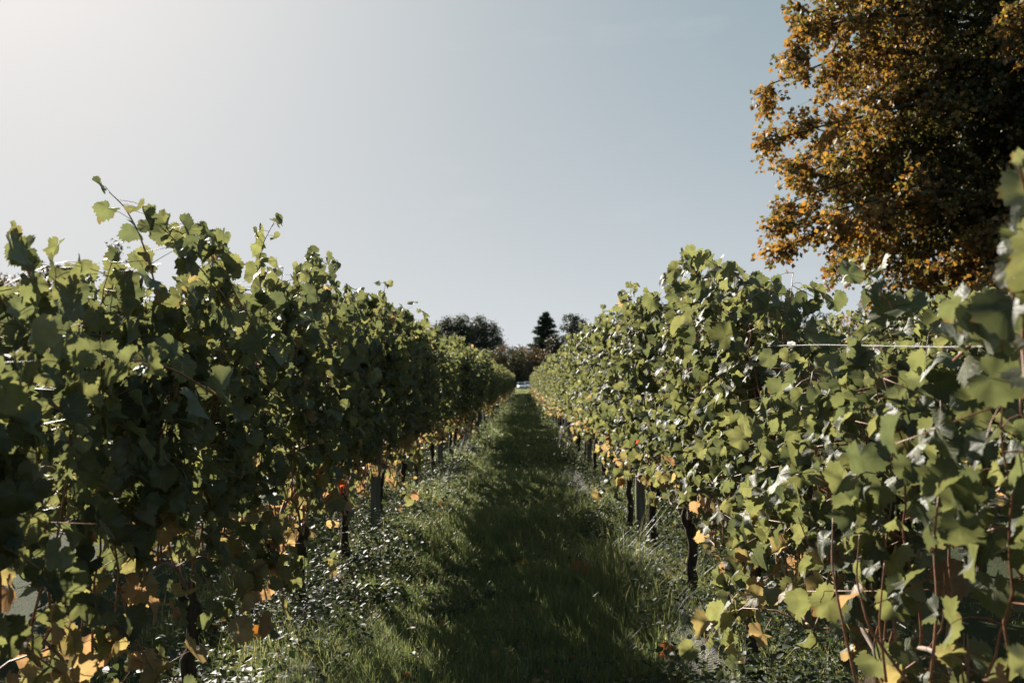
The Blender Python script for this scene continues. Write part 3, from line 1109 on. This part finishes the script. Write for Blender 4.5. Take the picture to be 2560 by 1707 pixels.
def net_sheet(name, path, width, height, label, seed, tent=False):
    """crumpled strip of net along a ground path [(x,y)...]"""
    rg = np.random.default_rng(seed)
    path = np.array(path, dtype=float)
    tt = np.linspace(0, 1, 60)
    src = np.linspace(0, 1, len(path))
    cx = np.interp(tt, src, path[:, 0]); cyy = np.interp(tt, src, path[:, 1])
    nu = 26
    V, UV = [], []
    ph = rg.uniform(0, 6.28, 8)
    ln = np.concatenate([[0], np.cumsum(np.hypot(np.diff(cx), np.diff(cyy)))])
    for i in range(60):
        dx, dy = (cx[min(59, i + 1)] - cx[max(0, i - 1)]), (cyy[min(59, i + 1)] - cyy[max(0, i - 1)])
        l = math.hypot(dx, dy) + 1e-6
        nx, ny = -dy / l, dx / l
        env = math.sin(math.pi * min(1, max(0, (i + 1) / 61))) ** .4
        for j in range(nu):
            s = j / (nu - 1) * 2 - 1
            hump = (1 - abs(s) ** 1.6) * height * env
            wig = (.05 * math.sin(4 * s + 3.1 * ln[i] + ph[0]) + .035 * math.sin(7 * s - 4.7 * ln[i] + ph[1]) + .02 * math.sin(9.5 * ln[i] + 3 * s + ph[2])) * min(1, width * 2.2)
            fold = .5 + .5 * math.sin(3.1 * ln[i] + ph[3])
            w = width * (.6 + .4 * fold) * env
            x = cx[i] + nx * s * w / 2 + wig * .5 * ny
            y = cyy[i] + ny * s * w / 2 + wig * nx
            z = ground_z(x, y) + .04 + hump * (.65 + .35 * fold) + wig * (.5 + hump * 2)
            V.append((x, y, max(z, ground_z(x, y) + .015)))
            UV.append((s * .45 / .024, ln[i] / .024))
    V = np.array(V)
    i, j = np.meshgrid(np.arange(59), np.arange(nu - 1), indexing='ij')
    a = (i * nu + j).ravel()
    f = np.stack([a, a + 1, a + nu + 1, a + nu], -1)
    o = build(name, V, f, M_NET, None, None, np.array(UV))
    tag(o, label, 'netting', 'bird netting bunched along the rows')
    return o


def net_tent(x, y, w, z1, label, seed):
    rg = np.random.default_rng(seed)
    V, UV = [], []
    nu, nv = 40, 16
    for j in range(nv):
        t = j / (nv - 1)
        for i in range(nu):
            a = i / nu * 2 * math.pi
            r = w * (.06 + (1 - t) ** 1.5) * (1 + .18 * math.sin(a * 5 + seed) + .1 * math.sin(a * 11 + t * 4))
            V.append((x + math.cos(a) * r * .6 + .08 * t, y + math.sin(a) * r, .02 + z1 * t))
            UV.append((i * w * 6.28 / nu / .02, t * z1 / .02))
    i, j = np.meshgrid(np.arange(nv - 1), np.arange(nu - 1), indexing='ij')
    a = (i * nu + j).ravel()
    f = np.stack([a, a + 1, a + nu + 1, a + nu], -1)
    o = build('bird_net', np.array(V), f, M_NET, None, None, np.array(UV))
    tag(o, label, 'netting', 'bird netting bunched along the rows')


net_sheet('bird_net', [(.78, 12.2), (.82, 13.3), (.70, 14.8), (.78, 16.5)], .55, .20, 'broad heap of grey bird netting on the right edge of the path', 1)
net_sheet('bird_net', [(.98, 10.3), (.93, 9.0), (1.05, 8.0), (.98, 7.2)], .20, .10, 'narrow twisted strip of grey netting beside the wooden post right of the path', 2)
net_sheet('bird_net', [(.95, 6.9), (1.02, 6.2), (.92, 5.4), (1.0, 4.4)], .34, .10, 'grey netting trailing through the weeds beside the nearest right trunk', 3)
net_sheet('bird_net', [(-.98, 3.9), (-1.02, 4.6), (-1.12, 5.3)], .38, .20, 'pale netting heap at the bottom of the photo left of the path', 4)
net_sheet('bird_net', [(-1.2, 5.6), (-1.28, 6.2), (-1.3, 7.4)], .30, .20, 'dark netting fold against the trunks left of the path', 5)
net_sheet('bird_net', [(-1.12, 12.6), (-1.05, 13.6), (-1.15, 15.2), (-1.1, 17)], .45, .13, 'netting lying over reddish soil along the left vines', 6)
net_tent(.85, 21.5, .30, .85, 'netting hanging in a tall grey cone from the right vines', 7)
net_tent(-1.15, 19.5, .34, .75, 'netting hanging in a grey cone from the left vines', 8)

# ------------------------------------------------------------------ big autumn tree
def tube_from(T, p0, d, L, r0, r1, n, rg, droop=0.0, sides=7, wob=.08):
    P = [p0]
    d = d / np.linalg.norm(d)
    for k in range(n):
        d = d + rg.normal(size=3) * wob + np.array([0, 0, droop])
        d /= np.linalg.norm(d)
        P.append(P[-1] + d * L / n)
    P = np.array(P)
    T.add(P, np.linspace(r0, r1, n + 1), sides)
    return P


def autumn_tree(base, H, RAD, zc0, seed, tips=()):
    rg = np.random.default_rng(seed)
    root = empty('autumn_tree', tuple(base))
    T = Tubes()
    tr = tube_from(T, np.array([0., 0, -.2]), np.array([0.02, 0, 1.]), H * .85, .42, .07, 18, rg, .02, 12, .03)
    T.build('trunk', M_TRUNK, root)
    leafP, leafD, leafO = [], [], []
    B = Tubes()
    TW = Tubes()
    limbs = 200
    for i in range(limbs + len(tips)):
        t = .13 + .85 * (min(i, limbs) / limbs) ** 1.25 + rg.normal() * .01
        f = min(17.0, max(0, t * 18))
        q = tr[int(f)] + (tr[min(18, int(f) + 1)] - tr[int(f)]) * (f - int(f))
        az = i * 2.39996 + rg.normal() * .35
        # crown radius at this height
        zz = q[2]
        reach = RAD * math.sqrt(max(.05, 1 - ((zz - zc0) / (H * .58)) ** 2)) * rg.uniform(.84, 1.06)
        el = rg.uniform(.15, .55)
        d = np.array([math.cos(az) * math.cos(el), math.sin(az) * math.cos(el), math.sin(el)])
        if i < limbs:
            P = tube_from(B, q, d, reach * 1.02, .085 * (1 - t * .6), .012, 14, rg, -.055, 6, .07)
        else:
            e = np.array(tips[i - limbs]) - base
            zq = max(1.2, e[2] - .6)
            q = np.array([tr[0][0], 0, zq])
            tt = np.linspace(0, 1, 15)[:, None]
            P = q * (1 - tt) + e * tt
            P[:, 2] += 1.1 * np.sin(np.pi * tt[:, 0]) * (.6 + .4 * tt[:, 0])
            P[1:-1] += np.cumsum(rg.normal(size=(13, 3)) * .05, axis=0) * .6
            B.add(P, np.linspace(.07, .01, 15), 6)
            reach = 4.6
        for k in range(3, 15):
            for _ in range(2 if P[k][1] < 2.5 and P[k][0] < 3 else 1):
                d2 = (P[k] - P[k - 1]); d2 = d2 / np.linalg.norm(d2)
                side = np.cross(d2, [0, 0, 1]) * rg.choice([-1, 1])
                dd = d2 * rg.uniform(.3, 1) + side * rg.uniform(.4, 1.1) + np.array([0, 0, rg.uniform(-.7, .6)])
                l2 = reach * rg.uniform(.16, .36) * (1.15 - k / 20) * (1 if i < limbs else (1.1 - .045 * k))
                P2 = tube_from(B, P[k], dd, l2, .013, .005, 6, rg, -.05, 4, .12)
                for m in range(1, 7):
                    for _ in range(2):
                        d3 = (P2[m] - P2[m - 1]); d3 = d3 / np.linalg.norm(d3)
                        dd3 = norm(d3 + rg.normal(size=3) * .7 * np.array([1, 1, .6]))
                        l3 = rg.uniform(.22, .5)
                        e3 = P2[m] + dd3 * l3 + np.array([0, 0, -.05])
                        TW.add(np.array([P2[m], (P2[m] + e3) / 2 + [0, 0, .015], e3]), [.004, .003, .002], 3)
                        nl = 11
                        tt = rg.uniform(.1, 1.05, nl)[:, None]
                        pp = P2[m] * (1 - tt) + e3 * tt + rg.normal(size=(nl, 3)) * .035
                        leafP.append(pp)
                        leafD.append(np.tile(dd3, (nl, 1)))
                        orad = np.hypot(e3[0], e3[1]) / RAD
                        leafO.append(np.full(nl, orad))
    B.build('limb', M_TRUNK, root)
    TW.build('twig', M_TRUNK, root)['kind'] = 'stuff'
    P = np.concatenate(leafP); D = np.concatenate(leafD); O = np.concatenate(leafO)
    n = len(P)
    print('autumn leaves', n)
    tip = D * .6 + rg.normal(size=(n, 3)) * .6 + np.array([0, 0, -.45])
    nrm = rg.normal(size=(n, 3)) * .8 + np.array([0, -.15, .5])
    X, Y, Z = frames(tip, nrm)
    # patches of turned leaves: mostly at the outside, in clumps
    patchn = np.sin(P[:, 0] * 1.3 + 1) + np.sin(P[:, 1] * 1.1 + P[:, 2] * .9) + np.sin(P[:, 2] * 1.7 - P[:, 0] * .6)
    po = np.clip((O - .80) * 2.3 + patchn * .24, .02, .80)
    po = np.where(patchn > 1.35, np.maximum(po, .55), po)
    isO = rg.random(n) < po
    cO = np.array([[.33, .172, .058], [.34, .22, .080], [.24, .13, .052], [.39, .245, .090], [.23, .18, .07]])[rg.integers(0, 5, n)]
    cG = np.array([[.11, .118, .046], [.075, .090, .038], [.16, .145, .055], [.12, .10, .042]])[rg.integers(0, 4, n)]
    c = np.where(isO[:, None], cO, cG) * rg.uniform(.75, 1.2, (n, 1))
    L = Leaves()
    pk = rg.integers(0, 3, n)
    sc = rg.uniform(.058, .112, n)
    for k in range(3):
        s = pk == k
        L.add(RH[k], P[s], X[s], Y[s], Z[s], sc[s], c[s])
    L.build('crown', M_BEECH, root, False, False)
    return root


tag(autumn_tree((10.7, 17.0, 0), 15.5, 5.1, 5.8, 5, [at(1930, 205, 16.0), at(1975, 335, 15.0), at(1990, 500, 16.2), at(2005, 600, 15.2), at(2000, 90, 15.4), at(1990, 410, 16.8), at(2030, 20, 16.5), at(2000, 560, 14.8)]), 'large tree with orange and dark green autumn leaves towering over the right vines', 'tree')

# ------------------------------------------------------------------ distant trees
def far_tree(name, loc, lobes, nleaf, leaf, pal, seed, trunk_r=.35, label='', group='trees beyond the vineyard', up=.5, trunk_h=None, gaps=.0):
    """lobes: (x,y,z,rx,ry,rz) ellipsoids of leaf clumps, local metres"""
    rg = np.random.default_rng(seed)
    root = empty(name, loc)
    T = Tubes()
    lobes = np.array(lobes, dtype=float)
    hz = trunk_h or float(lobes[:, 2].max())
    tr = tube_from(T, np.array([0., 0, -.3]), np.array([0, 0, 1.]), hz, trunk_r, trunk_r * .3, 8, rg, 0.02, 8, .03)
    T.build('trunk', M_TRUNK, root)
    B = Tubes()
    for l in lobes:
        st = tr[rg.integers(3, 8)]
        e = l[:3]
        mid = (st + e) / 2 + [0, 0, -.1 * np.linalg.norm(e - st)]
        B.add(np.array([st, mid, e]), [trunk_r * .35, trunk_r * .25, trunk_r * .1], 5)
        for _ in range(4):
            u = norm(rg.normal(size=3))
            B.add(np.array([e, e + u * l[3:6] * .5, e + u * l[3:6] * .95]), [trunk_r * .12, trunk_r * .07, trunk_r * .03], 4)
    B.build('limb', M_TRUNK, root)
    w = lobes[:, 3] * lobes[:, 4] + lobes[:, 3] * lobes[:, 5]
    li = rg.choice(len(lobes), nleaf // 26 + 1, p=w / w.sum())
    u = norm(rg.normal(size=(len(li), 3)))
    rr = rg.uniform(.45, 1.08, len(li)) ** .6
    cc = lobes[li, :3] + u * rr[:, None] * lobes[li, 3:6]
    ck = rg.integers(0, len(cc), nleaf)
    cs = leaf * 2.6
    P = cc[ck] + rg.normal(size=(nleaf, 3)) * cs * np.array([.55, .55, .38])
    P[:, 2] = np.maximum(P[:, 2], .1)
    n = nleaf
    tip = u[ck] * .5 + rg.normal(size=(n, 3)) + np.array([0, 0, -.2 + 0])
    nrm = u[ck] * .5 + rg.normal(size=(n, 3)) * .6 + np.array([0, 0, up])
    X, Y, Z = frames(tip, nrm)
    pal = np.array(pal)
    cp = rg.integers(0, len(pal), len(cc))
    pc = np.where(rg.random(n) < .75, cp[ck], rg.integers(0, len(pal), n))
    c = pal[pc] * rg.uniform(.75, 1.25, (n, 1))
    L = Leaves()
    pk = rg.integers(0, 3, n)
    sc = rg.uniform(.6, 1.3, n) * leaf
    for k in range(3):
        s = pk == k
        L.add(RH[k], P[s], X[s], Y[s], Z[s], sc[s], c[s])
    L.build('crown', M_FAR, root, False, False)
    tag(root, label, 'tree', group)
    return root


def conifer(name, loc, H, RB, seed, label, pal, z0=1.0, nb=150, droop=-.04, shape=1.0):
    rg = np.random.default_rng(seed)
    root = empty(name, loc)
    T = Tubes()
    T.add([(0, 0, -.3), (.05, 0, H * .5), (0, 0, H)], [.3, .18, .02], 8)
    T.build('trunk', M_TRUNK, root)
    B = Tubes()
    P, D = [], []
    for i in range(nb):
        t = (i / nb) ** .9
        z = z0 + (H - z0) * t
        reach = RB * ((1 - t) ** shape) * rg.uniform(.65, 1.15) + .15
        az = i * 2.399 + rg.normal() * .3
        el = rg.uniform(.1, .5)
        d = np.array([math.cos(az) * math.cos(el), math.sin(az) * math.cos(el), math.sin(el)])
        p = tube_from(B, np.array([0, 0, z]), d, reach, .04, .01, 6, rg, droop, 4, .05)
        k = max(8, int(46 * reach))
        tt = rg.uniform(.12, 1.04, k)
        f = np.minimum(5.999, tt * 6)
        ii = f.astype(int)
        q = p[ii] + (p[ii + 1] - p[ii]) * (f - ii)[:, None]
        q = q + rg.normal(size=(k, 3)) * (.07 + .17 * reach / RB) * np.array([1, 1, .45])
        P.append(q)
        D.append(np.tile(d, (k, 1)))
    B.build('branch', M_TRUNK, root)['kind'] = 'stuff'
    P = np.concatenate(P); D = np.concatenate(D)
    n = len(P)
    tip = D + rg.normal(size=(n, 3)) * .5
    nrm = rg.normal(size=(n, 3)) * .5 + np.array([0, 0, .8])
    X, Y, Z = frames(tip, nrm)
    pal = np.array(pal)
    c = pal[rg.integers(0, len(pal), n)] * rg.uniform(.8, 1.2, (n, 1))
    L = Leaves()
    L.add(rhomb(.35, .1), P, X, Y, Z, rg.uniform(.35, .8, n), c)
    L.build('crown', M_FAR, root, False, False)
    tag(root, label, 'tree', 'trees beyond the vineyard')


DK = [[.045, .062, .034], [.058, .070, .038], [.062, .064, .038]]  # dark greens, lightened in the colour to stand in for distance haze
BR = [[.13, .080, .042], [.10, .075, .040], [.075, .070, .04]]
OB = [[.20, .105, .050], [.15, .095, .048], [.09, .078, .04], [.25, .12, .05]]


def wx(px, Y):
    return (px - 1309) / F * Y


def wz(py, Y):
    return CAM_H - (py - 953) / F * Y


def lobes_from(pl, cx, Y):
    out = []
    rg = np.random.default_rng(abs(int(cx)))
    for px, py, rpx, rpy in pl:
        rx = rpx / F * Y
        out.append((wx(px, Y) - wx(cx, Y), rg.uniform(-.4, .4) * rx, wz(py, Y), rx, rx, rpy / F * Y))
    return out


Yt = 262
far_tree('broadleaf_tree', (wx(1105, Yt), Yt, 0), lobes_from([(1105, 830, 25, 26), (1120, 812, 16, 20), (1088, 850, 20, 24), (1110, 880, 34, 24)], 1105, Yt), 5200, .42, DK + BR[1:], 1, .4, 'dark tree with rusty leaf tips, leftmost of the far group left of the gap')
far_tree('broadleaf_tree', (wx(1158, Yt), Yt + 3, 0), lobes_from([(1158, 812, 26, 26), (1150, 835, 34, 30), (1175, 850, 30, 28), (1150, 875, 42, 26)], 1158, Yt), 9000, .42, DK, 2, .5, 'dark round-topped tree in the middle of the far group left of the gap')
far_tree('broadleaf_tree', (wx(1205, Yt), Yt, 0), lobes_from([(1200, 812, 20, 26), (1225, 835, 28, 30), (1232, 860, 28, 26), (1195, 850, 30, 30), (1215, 880, 40, 22)], 1205, Yt), 9000, .42, DK + BR[2:], 3, .5, 'dark wide tree with jagged top, rightmost of the far group left of the gap')
far_tree('broadleaf_tree', (wx(1270, 275), 275, 0), lobes_from([(1270, 885, 24, 20), (1300, 882, 22, 16), (1310, 900, 25, 20), (1285, 905, 30, 20)], 1270, 275), 3500, .40, DK + BR, 4, .25, 'low dark tree in the gap behind the brown hedge')
conifer('conifer', (wx(1364, 255), 255, 0), wz(780, 255), 6.2, 5, 'tall pointed dark conifer right of the gap in the far trees', [[.036, .056, .042], [.046, .066, .050]], 2.0, 190, -.02, .75)
far_tree('pine_tree', (wx(1436, 258), 258, 0), lobes_from([(1428, 797, 18, 9), (1446, 806, 15, 9), (1424, 818, 20, 9), (1442, 828, 24, 12), (1434, 850, 26, 14), (1440, 875, 32, 22)], 1436, 258), 5200, .40, [[.040, .056, .040], [.052, .064, .044]], 6, .35, 'dark pine with flat ragged top just right of the pointed conifer')
far_tree('broadleaf_tree', (wx(1392, 245), 245, 0), lobes_from([(1390, 855, 22, 22), (1400, 880, 26, 22), (1378, 885, 20, 20)], 1392, 245), 3600, .36, [[.05, .035, .022], [.04, .036, .022]], 7, .2, 'small dark reddish brown tree in front of the pointed conifer')
far_tree('broadleaf_tree', (wx(1635, 150), 150, 0), lobes_from([(1635, 790, 40, 32), (1600, 820, 30, 30), (1670, 815, 40, 32), (1640, 850, 60, 40)], 1635, 150), 5200, .30, DK, 8, .35, 'dark tree peeking over the right vines between their tall shoots')
# brown hedge trees across the gap
for k, (px, py, w, hgt) in enumerate([(1185, 868, 34, 42), (1225, 872, 30, 42), (1262, 862, 32, 46), (1298, 874, 28, 40), (1332, 866, 30, 46), (1368, 880, 26, 40), (1150, 880, 30, 40), (1402, 892, 26, 36)]):
    Yh = 236 + (k % 3) * 4
    lob = [(px, py + 22, w, 22), (px - w * .5, py + 42, w * .8, 24), (px + w * .5, py + 40, w * .8, 24), (px, py + 70, w * 1.1, 32), (px, py + 95, w * 1.1, 30)]
    names = ['left of the middle', 'just left of the middle', 'exactly above the parked cars', 'just right of the cars', 'right of the middle', 'under the pointed conifer', 'at the left end', 'at the right end']
    far_tree('hedge_tree', (wx(px, Yh), Yh, 0), lobes_from(lob, px, Yh), 5200, .34, OB + DK[:2] if k in (2, 4, 0) else OB[1:3] + DK, 20 + k, .2, 'brown and orange hedge tree in the far hedge, ' + names[k], 'hedge trees behind the parked cars', trunk_h=4)
# dark understorey closing the gap at eye level
for k, (px, w) in enumerate([(1240, 40), (1290, 34), (1335, 34), (1385, 40)]):
    Yh = 256
    far_tree('hedge_tree', (wx(px, Yh), Yh, 0), lobes_from([(px, 925, w, 34), (px - 15, 950, w, 30), (px + 15, 955, w, 30)], px, Yh), 4000, .45, DK, 40 + k, .2, 'dark evergreen shrub in the shade behind the parked cars, ' + ['far left one', 'left of centre', 'right of centre', 'far right one'][k], 'dark shrubs behind the parked cars', trunk_h=3)

# left background: poplars and rusty trees behind the left row
def poplar(px, pytop, wpx, Y, seed, label):
    H = wz(pytop, Y)
    rx = wpx / F * Y / 2
    lob = [(0, 0, H - rx * (1.2 + 1.7 * k), rx * min(1, .45 + .2 * k), rx * min(1, .45 + .2 * k), rx * 1.5) for k in range(6)]
    far_tree('poplar_tree', (wx(px, Y), Y, 0), lob, 3600, .20, [[.055, .062, .025], [.04, .05, .022], [.11, .08, .03]], seed, .15, label, 'poplars behind the left vines')


poplar(283, 612, 60, 62, 60, 'slim upright poplar rising above the left vines against the pale sky')
poplar(560, 725, 75, 62, 61, 'slim poplar half hidden behind the left vines, second from the left')
poplar(110, 655, 60, 55, 62, 'slim rusty poplar at the far left behind the vine tops')
for k, (px, py, w, Y) in enumerate([(20, 690, 90, 50), (330, 790, 110, 55), (480, 800, 100, 58), (640, 810, 100, 60), (160, 790, 110, 52), (-160, 700, 140, 50), (800, 850, 90, 66)]):
    lob = [(px, py + 45, w * .6, 50), (px - w * .4, py + 90, w * .6, 60), (px + w * .4, py + 85, w * .6, 60), (px, py + 150, w * .9, 80)]
    nm = ['at the far left edge', 'below the slim poplar', 'in the middle left', 'left of the round dark trees', 'second from the left edge', 'outside the left edge', 'nearest the path'][k]
    far_tree('broadleaf_tree', (wx(px, Y), Y, 0), lobes_from(lob, px, Y), 5000, .17, OB + DK[:1], 70 + k, .15, 'rusty brown tree glimpsed through the left vines, ' + nm, 'rusty trees behind the left vines', trunk_h=2.5)
for k, (px, py, w, Y) in enumerate([(1800, 800, 120, 70), (2050, 780, 140, 60), (2300, 760, 150, 50), (2560, 740, 150, 45)]):
    lob = [(px, py + 45, w * .6, 50), (px - w * .4, py + 90, w * .6, 60), (px + w * .4, py + 85, w * .6, 60), (px, py + 150, w * .9, 80)]
    nm = ['leftmost', 'second from the left', 'third from the left', 'rightmost'][k]
    far_tree('broadleaf_tree', (wx(px, Y), Y, 0), lobes_from(lob, px, Y), 4000, .19, DK + BR[:1], 90 + k, .15, 'dark bushy tree glimpsed behind the right vines, ' + nm, 'dark trees behind the right vines', trunk_h=2.5)

# ------------------------------------------------------------------ parked cars
def car_paint(name, c):
    m, t, out = new_mat(name)
    p = t.nodes.new('ShaderNodeBsdfPrincipled')
    p.inputs['Base Color'].default_value = (*c, 1)
    p.inputs['Metallic'].default_value = .3
    p.inputs['Roughness'].default_value = .3
    p.inputs['Coat Weight'].default_value = .6
    t.links.new(p.outputs[0], out.inputs[0])
    return m


M_SILVER = car_paint('silver_paint', (.55, .56, .60))
M_DARKGREY = car_paint('dark_grey_paint', (.12, .13, .15))
M_GLASS = car_paint('car_glass', (.015, .022, .035))
M_TYRE = solid_material('tyre_rubber', (.012, .012, .012), (.03, .03, .03), 20)
M_LAMP = car_paint('headlight_glass', (.75, .76, .78))


def make_car(loc, rz, paint, label):
    root = empty('parked_car', loc, rz)
    # lower body: lofted sections along y (front at -y)
    secs = [(-2.10, .62, .30, .55), (-2.0, .80, .22, .68), (-1.5, .86, .20, .82), (-.75, .88, .20, .90), (.6, .88, .20, .93), (1.6, .87, .20, .95), (2.05, .82, .25, .90), (2.15, .70, .35, .80)]
    v, f = [], []
    prof = [(-1, 0), (-1.0, .35), (-.99, .7), (-.86, 1.0), (-.4, 1.05), (.4, 1.05), (.86, 1.0), (.99, .7), (1.0, .35), (1, 0)]
    for y, w, z0, z1 in secs:
        for a, b in prof:
            v.append((a * w, y, z0 + (z1 - z0) * b))
    k = len(prof)
    for i in range(len(secs) - 1):
        for j in range(k):
            j2 = (j + 1) % k
            f.append((i * k + j, i * k + j2, (i + 1) * k + j2, (i + 1) * k + j))
    f.append(tuple(range(k)))
    f.append(tuple(reversed(range((len(secs) - 1) * k, len(secs) * k))))
    build('body', v, f, paint, root, smooth=False)
    # cabin roof shell and glass
    def loft(name, rings, mat, parent):
        vv, ff = [], []
        for ring in rings:
            vv += ring
        kk = len(rings[0])
        for i in range(len(rings) - 1):
            for j in range(kk):
                j2 = (j + 1) % kk
                ff.append((i * kk + j, i * kk + j2, (i + 1) * kk + j2, (i + 1) * kk + j))
        ff.append(tuple(reversed(range(kk))))
        ff.append(tuple(range((len(rings) - 1) * kk, len(rings) * kk)))
        return build(name, vv, ff, mat, parent, smooth=False)
    def rect(x, y0, y1, z, c=.12):
        return [(-x, y0 + c, z), (-x + c, y0, z), (x - c, y0, z), (x, y0 + c, z), (x, y1 - c, z), (x - c, y1, z), (-x + c, y1, z), (-x, y1 - c, z)]
    loft('window', [rect(.80, -1.0, 1.75, .90), rect(.66, -.28, 1.40, 1.37)], M_GLASS, root)
    rf = loft('roof', [rect(.67, -.32, 1.42, 1.372), rect(.62, -.20, 1.32, 1.43)], paint, root)
    for s in (-1, 1):
        T = Tubes()
        T.add([(s * .80, -1.02, .90), (s * .73, -.66, 1.14), (s * .66, -.28, 1.38)], .035, 5)
        T.build('pillar', paint, root)
        T = Tubes()
        T.add([(s * .86, -.75, .98), (s * .98, -.72, 1.0)], [.05, .08], 6)
        T.build('mirror', paint, root)
        T = Tubes()
        T.add([(s * .50, -2.06, .60), (s * .66, -2.03, .61), (s * .76, -1.96, .62)], .055, 6)
        T.build('headlight', M_LAMP, root)
    T = Tubes()
    T.add([(-.45, -2.13, .42), (.45, -2.13, .42)], .07, 6)
    T.build('grille', M_GLASS, root)
    for sx_ in (-1, 1):
        for y in (-1.3, 1.35):
            T = Tubes()
            T.add([(sx_ * .70, y, .31), (sx_ * .72, y, .31), (sx_ * .88, y, .31), (sx_ * .90, y, .31)], [.27, .31, .31, .27], 18)
            w = T.build('wheel', M_TYRE, root)
            T = Tubes()
            T.add([(sx_ * .885, y, .31), (sx_ * .912, y, .31)], [.18, .16], 12)
            T.build('hub', M_SILVER, w)
    tag(root, label, 'car', 'cars parked beyond the end of the path')


make_car((wx(1304, 196), 196, .0), R(4), M_SILVER, 'silver car parked facing the camera at the end of the path')
make_car((wx(1320, 205), 205, .1), R(-14), M_SILVER, 'second pale car half hidden behind the silver one, further right')

# loose clouds are almost absent: the sky is clear
print('objects', len(bpy.data.objects))
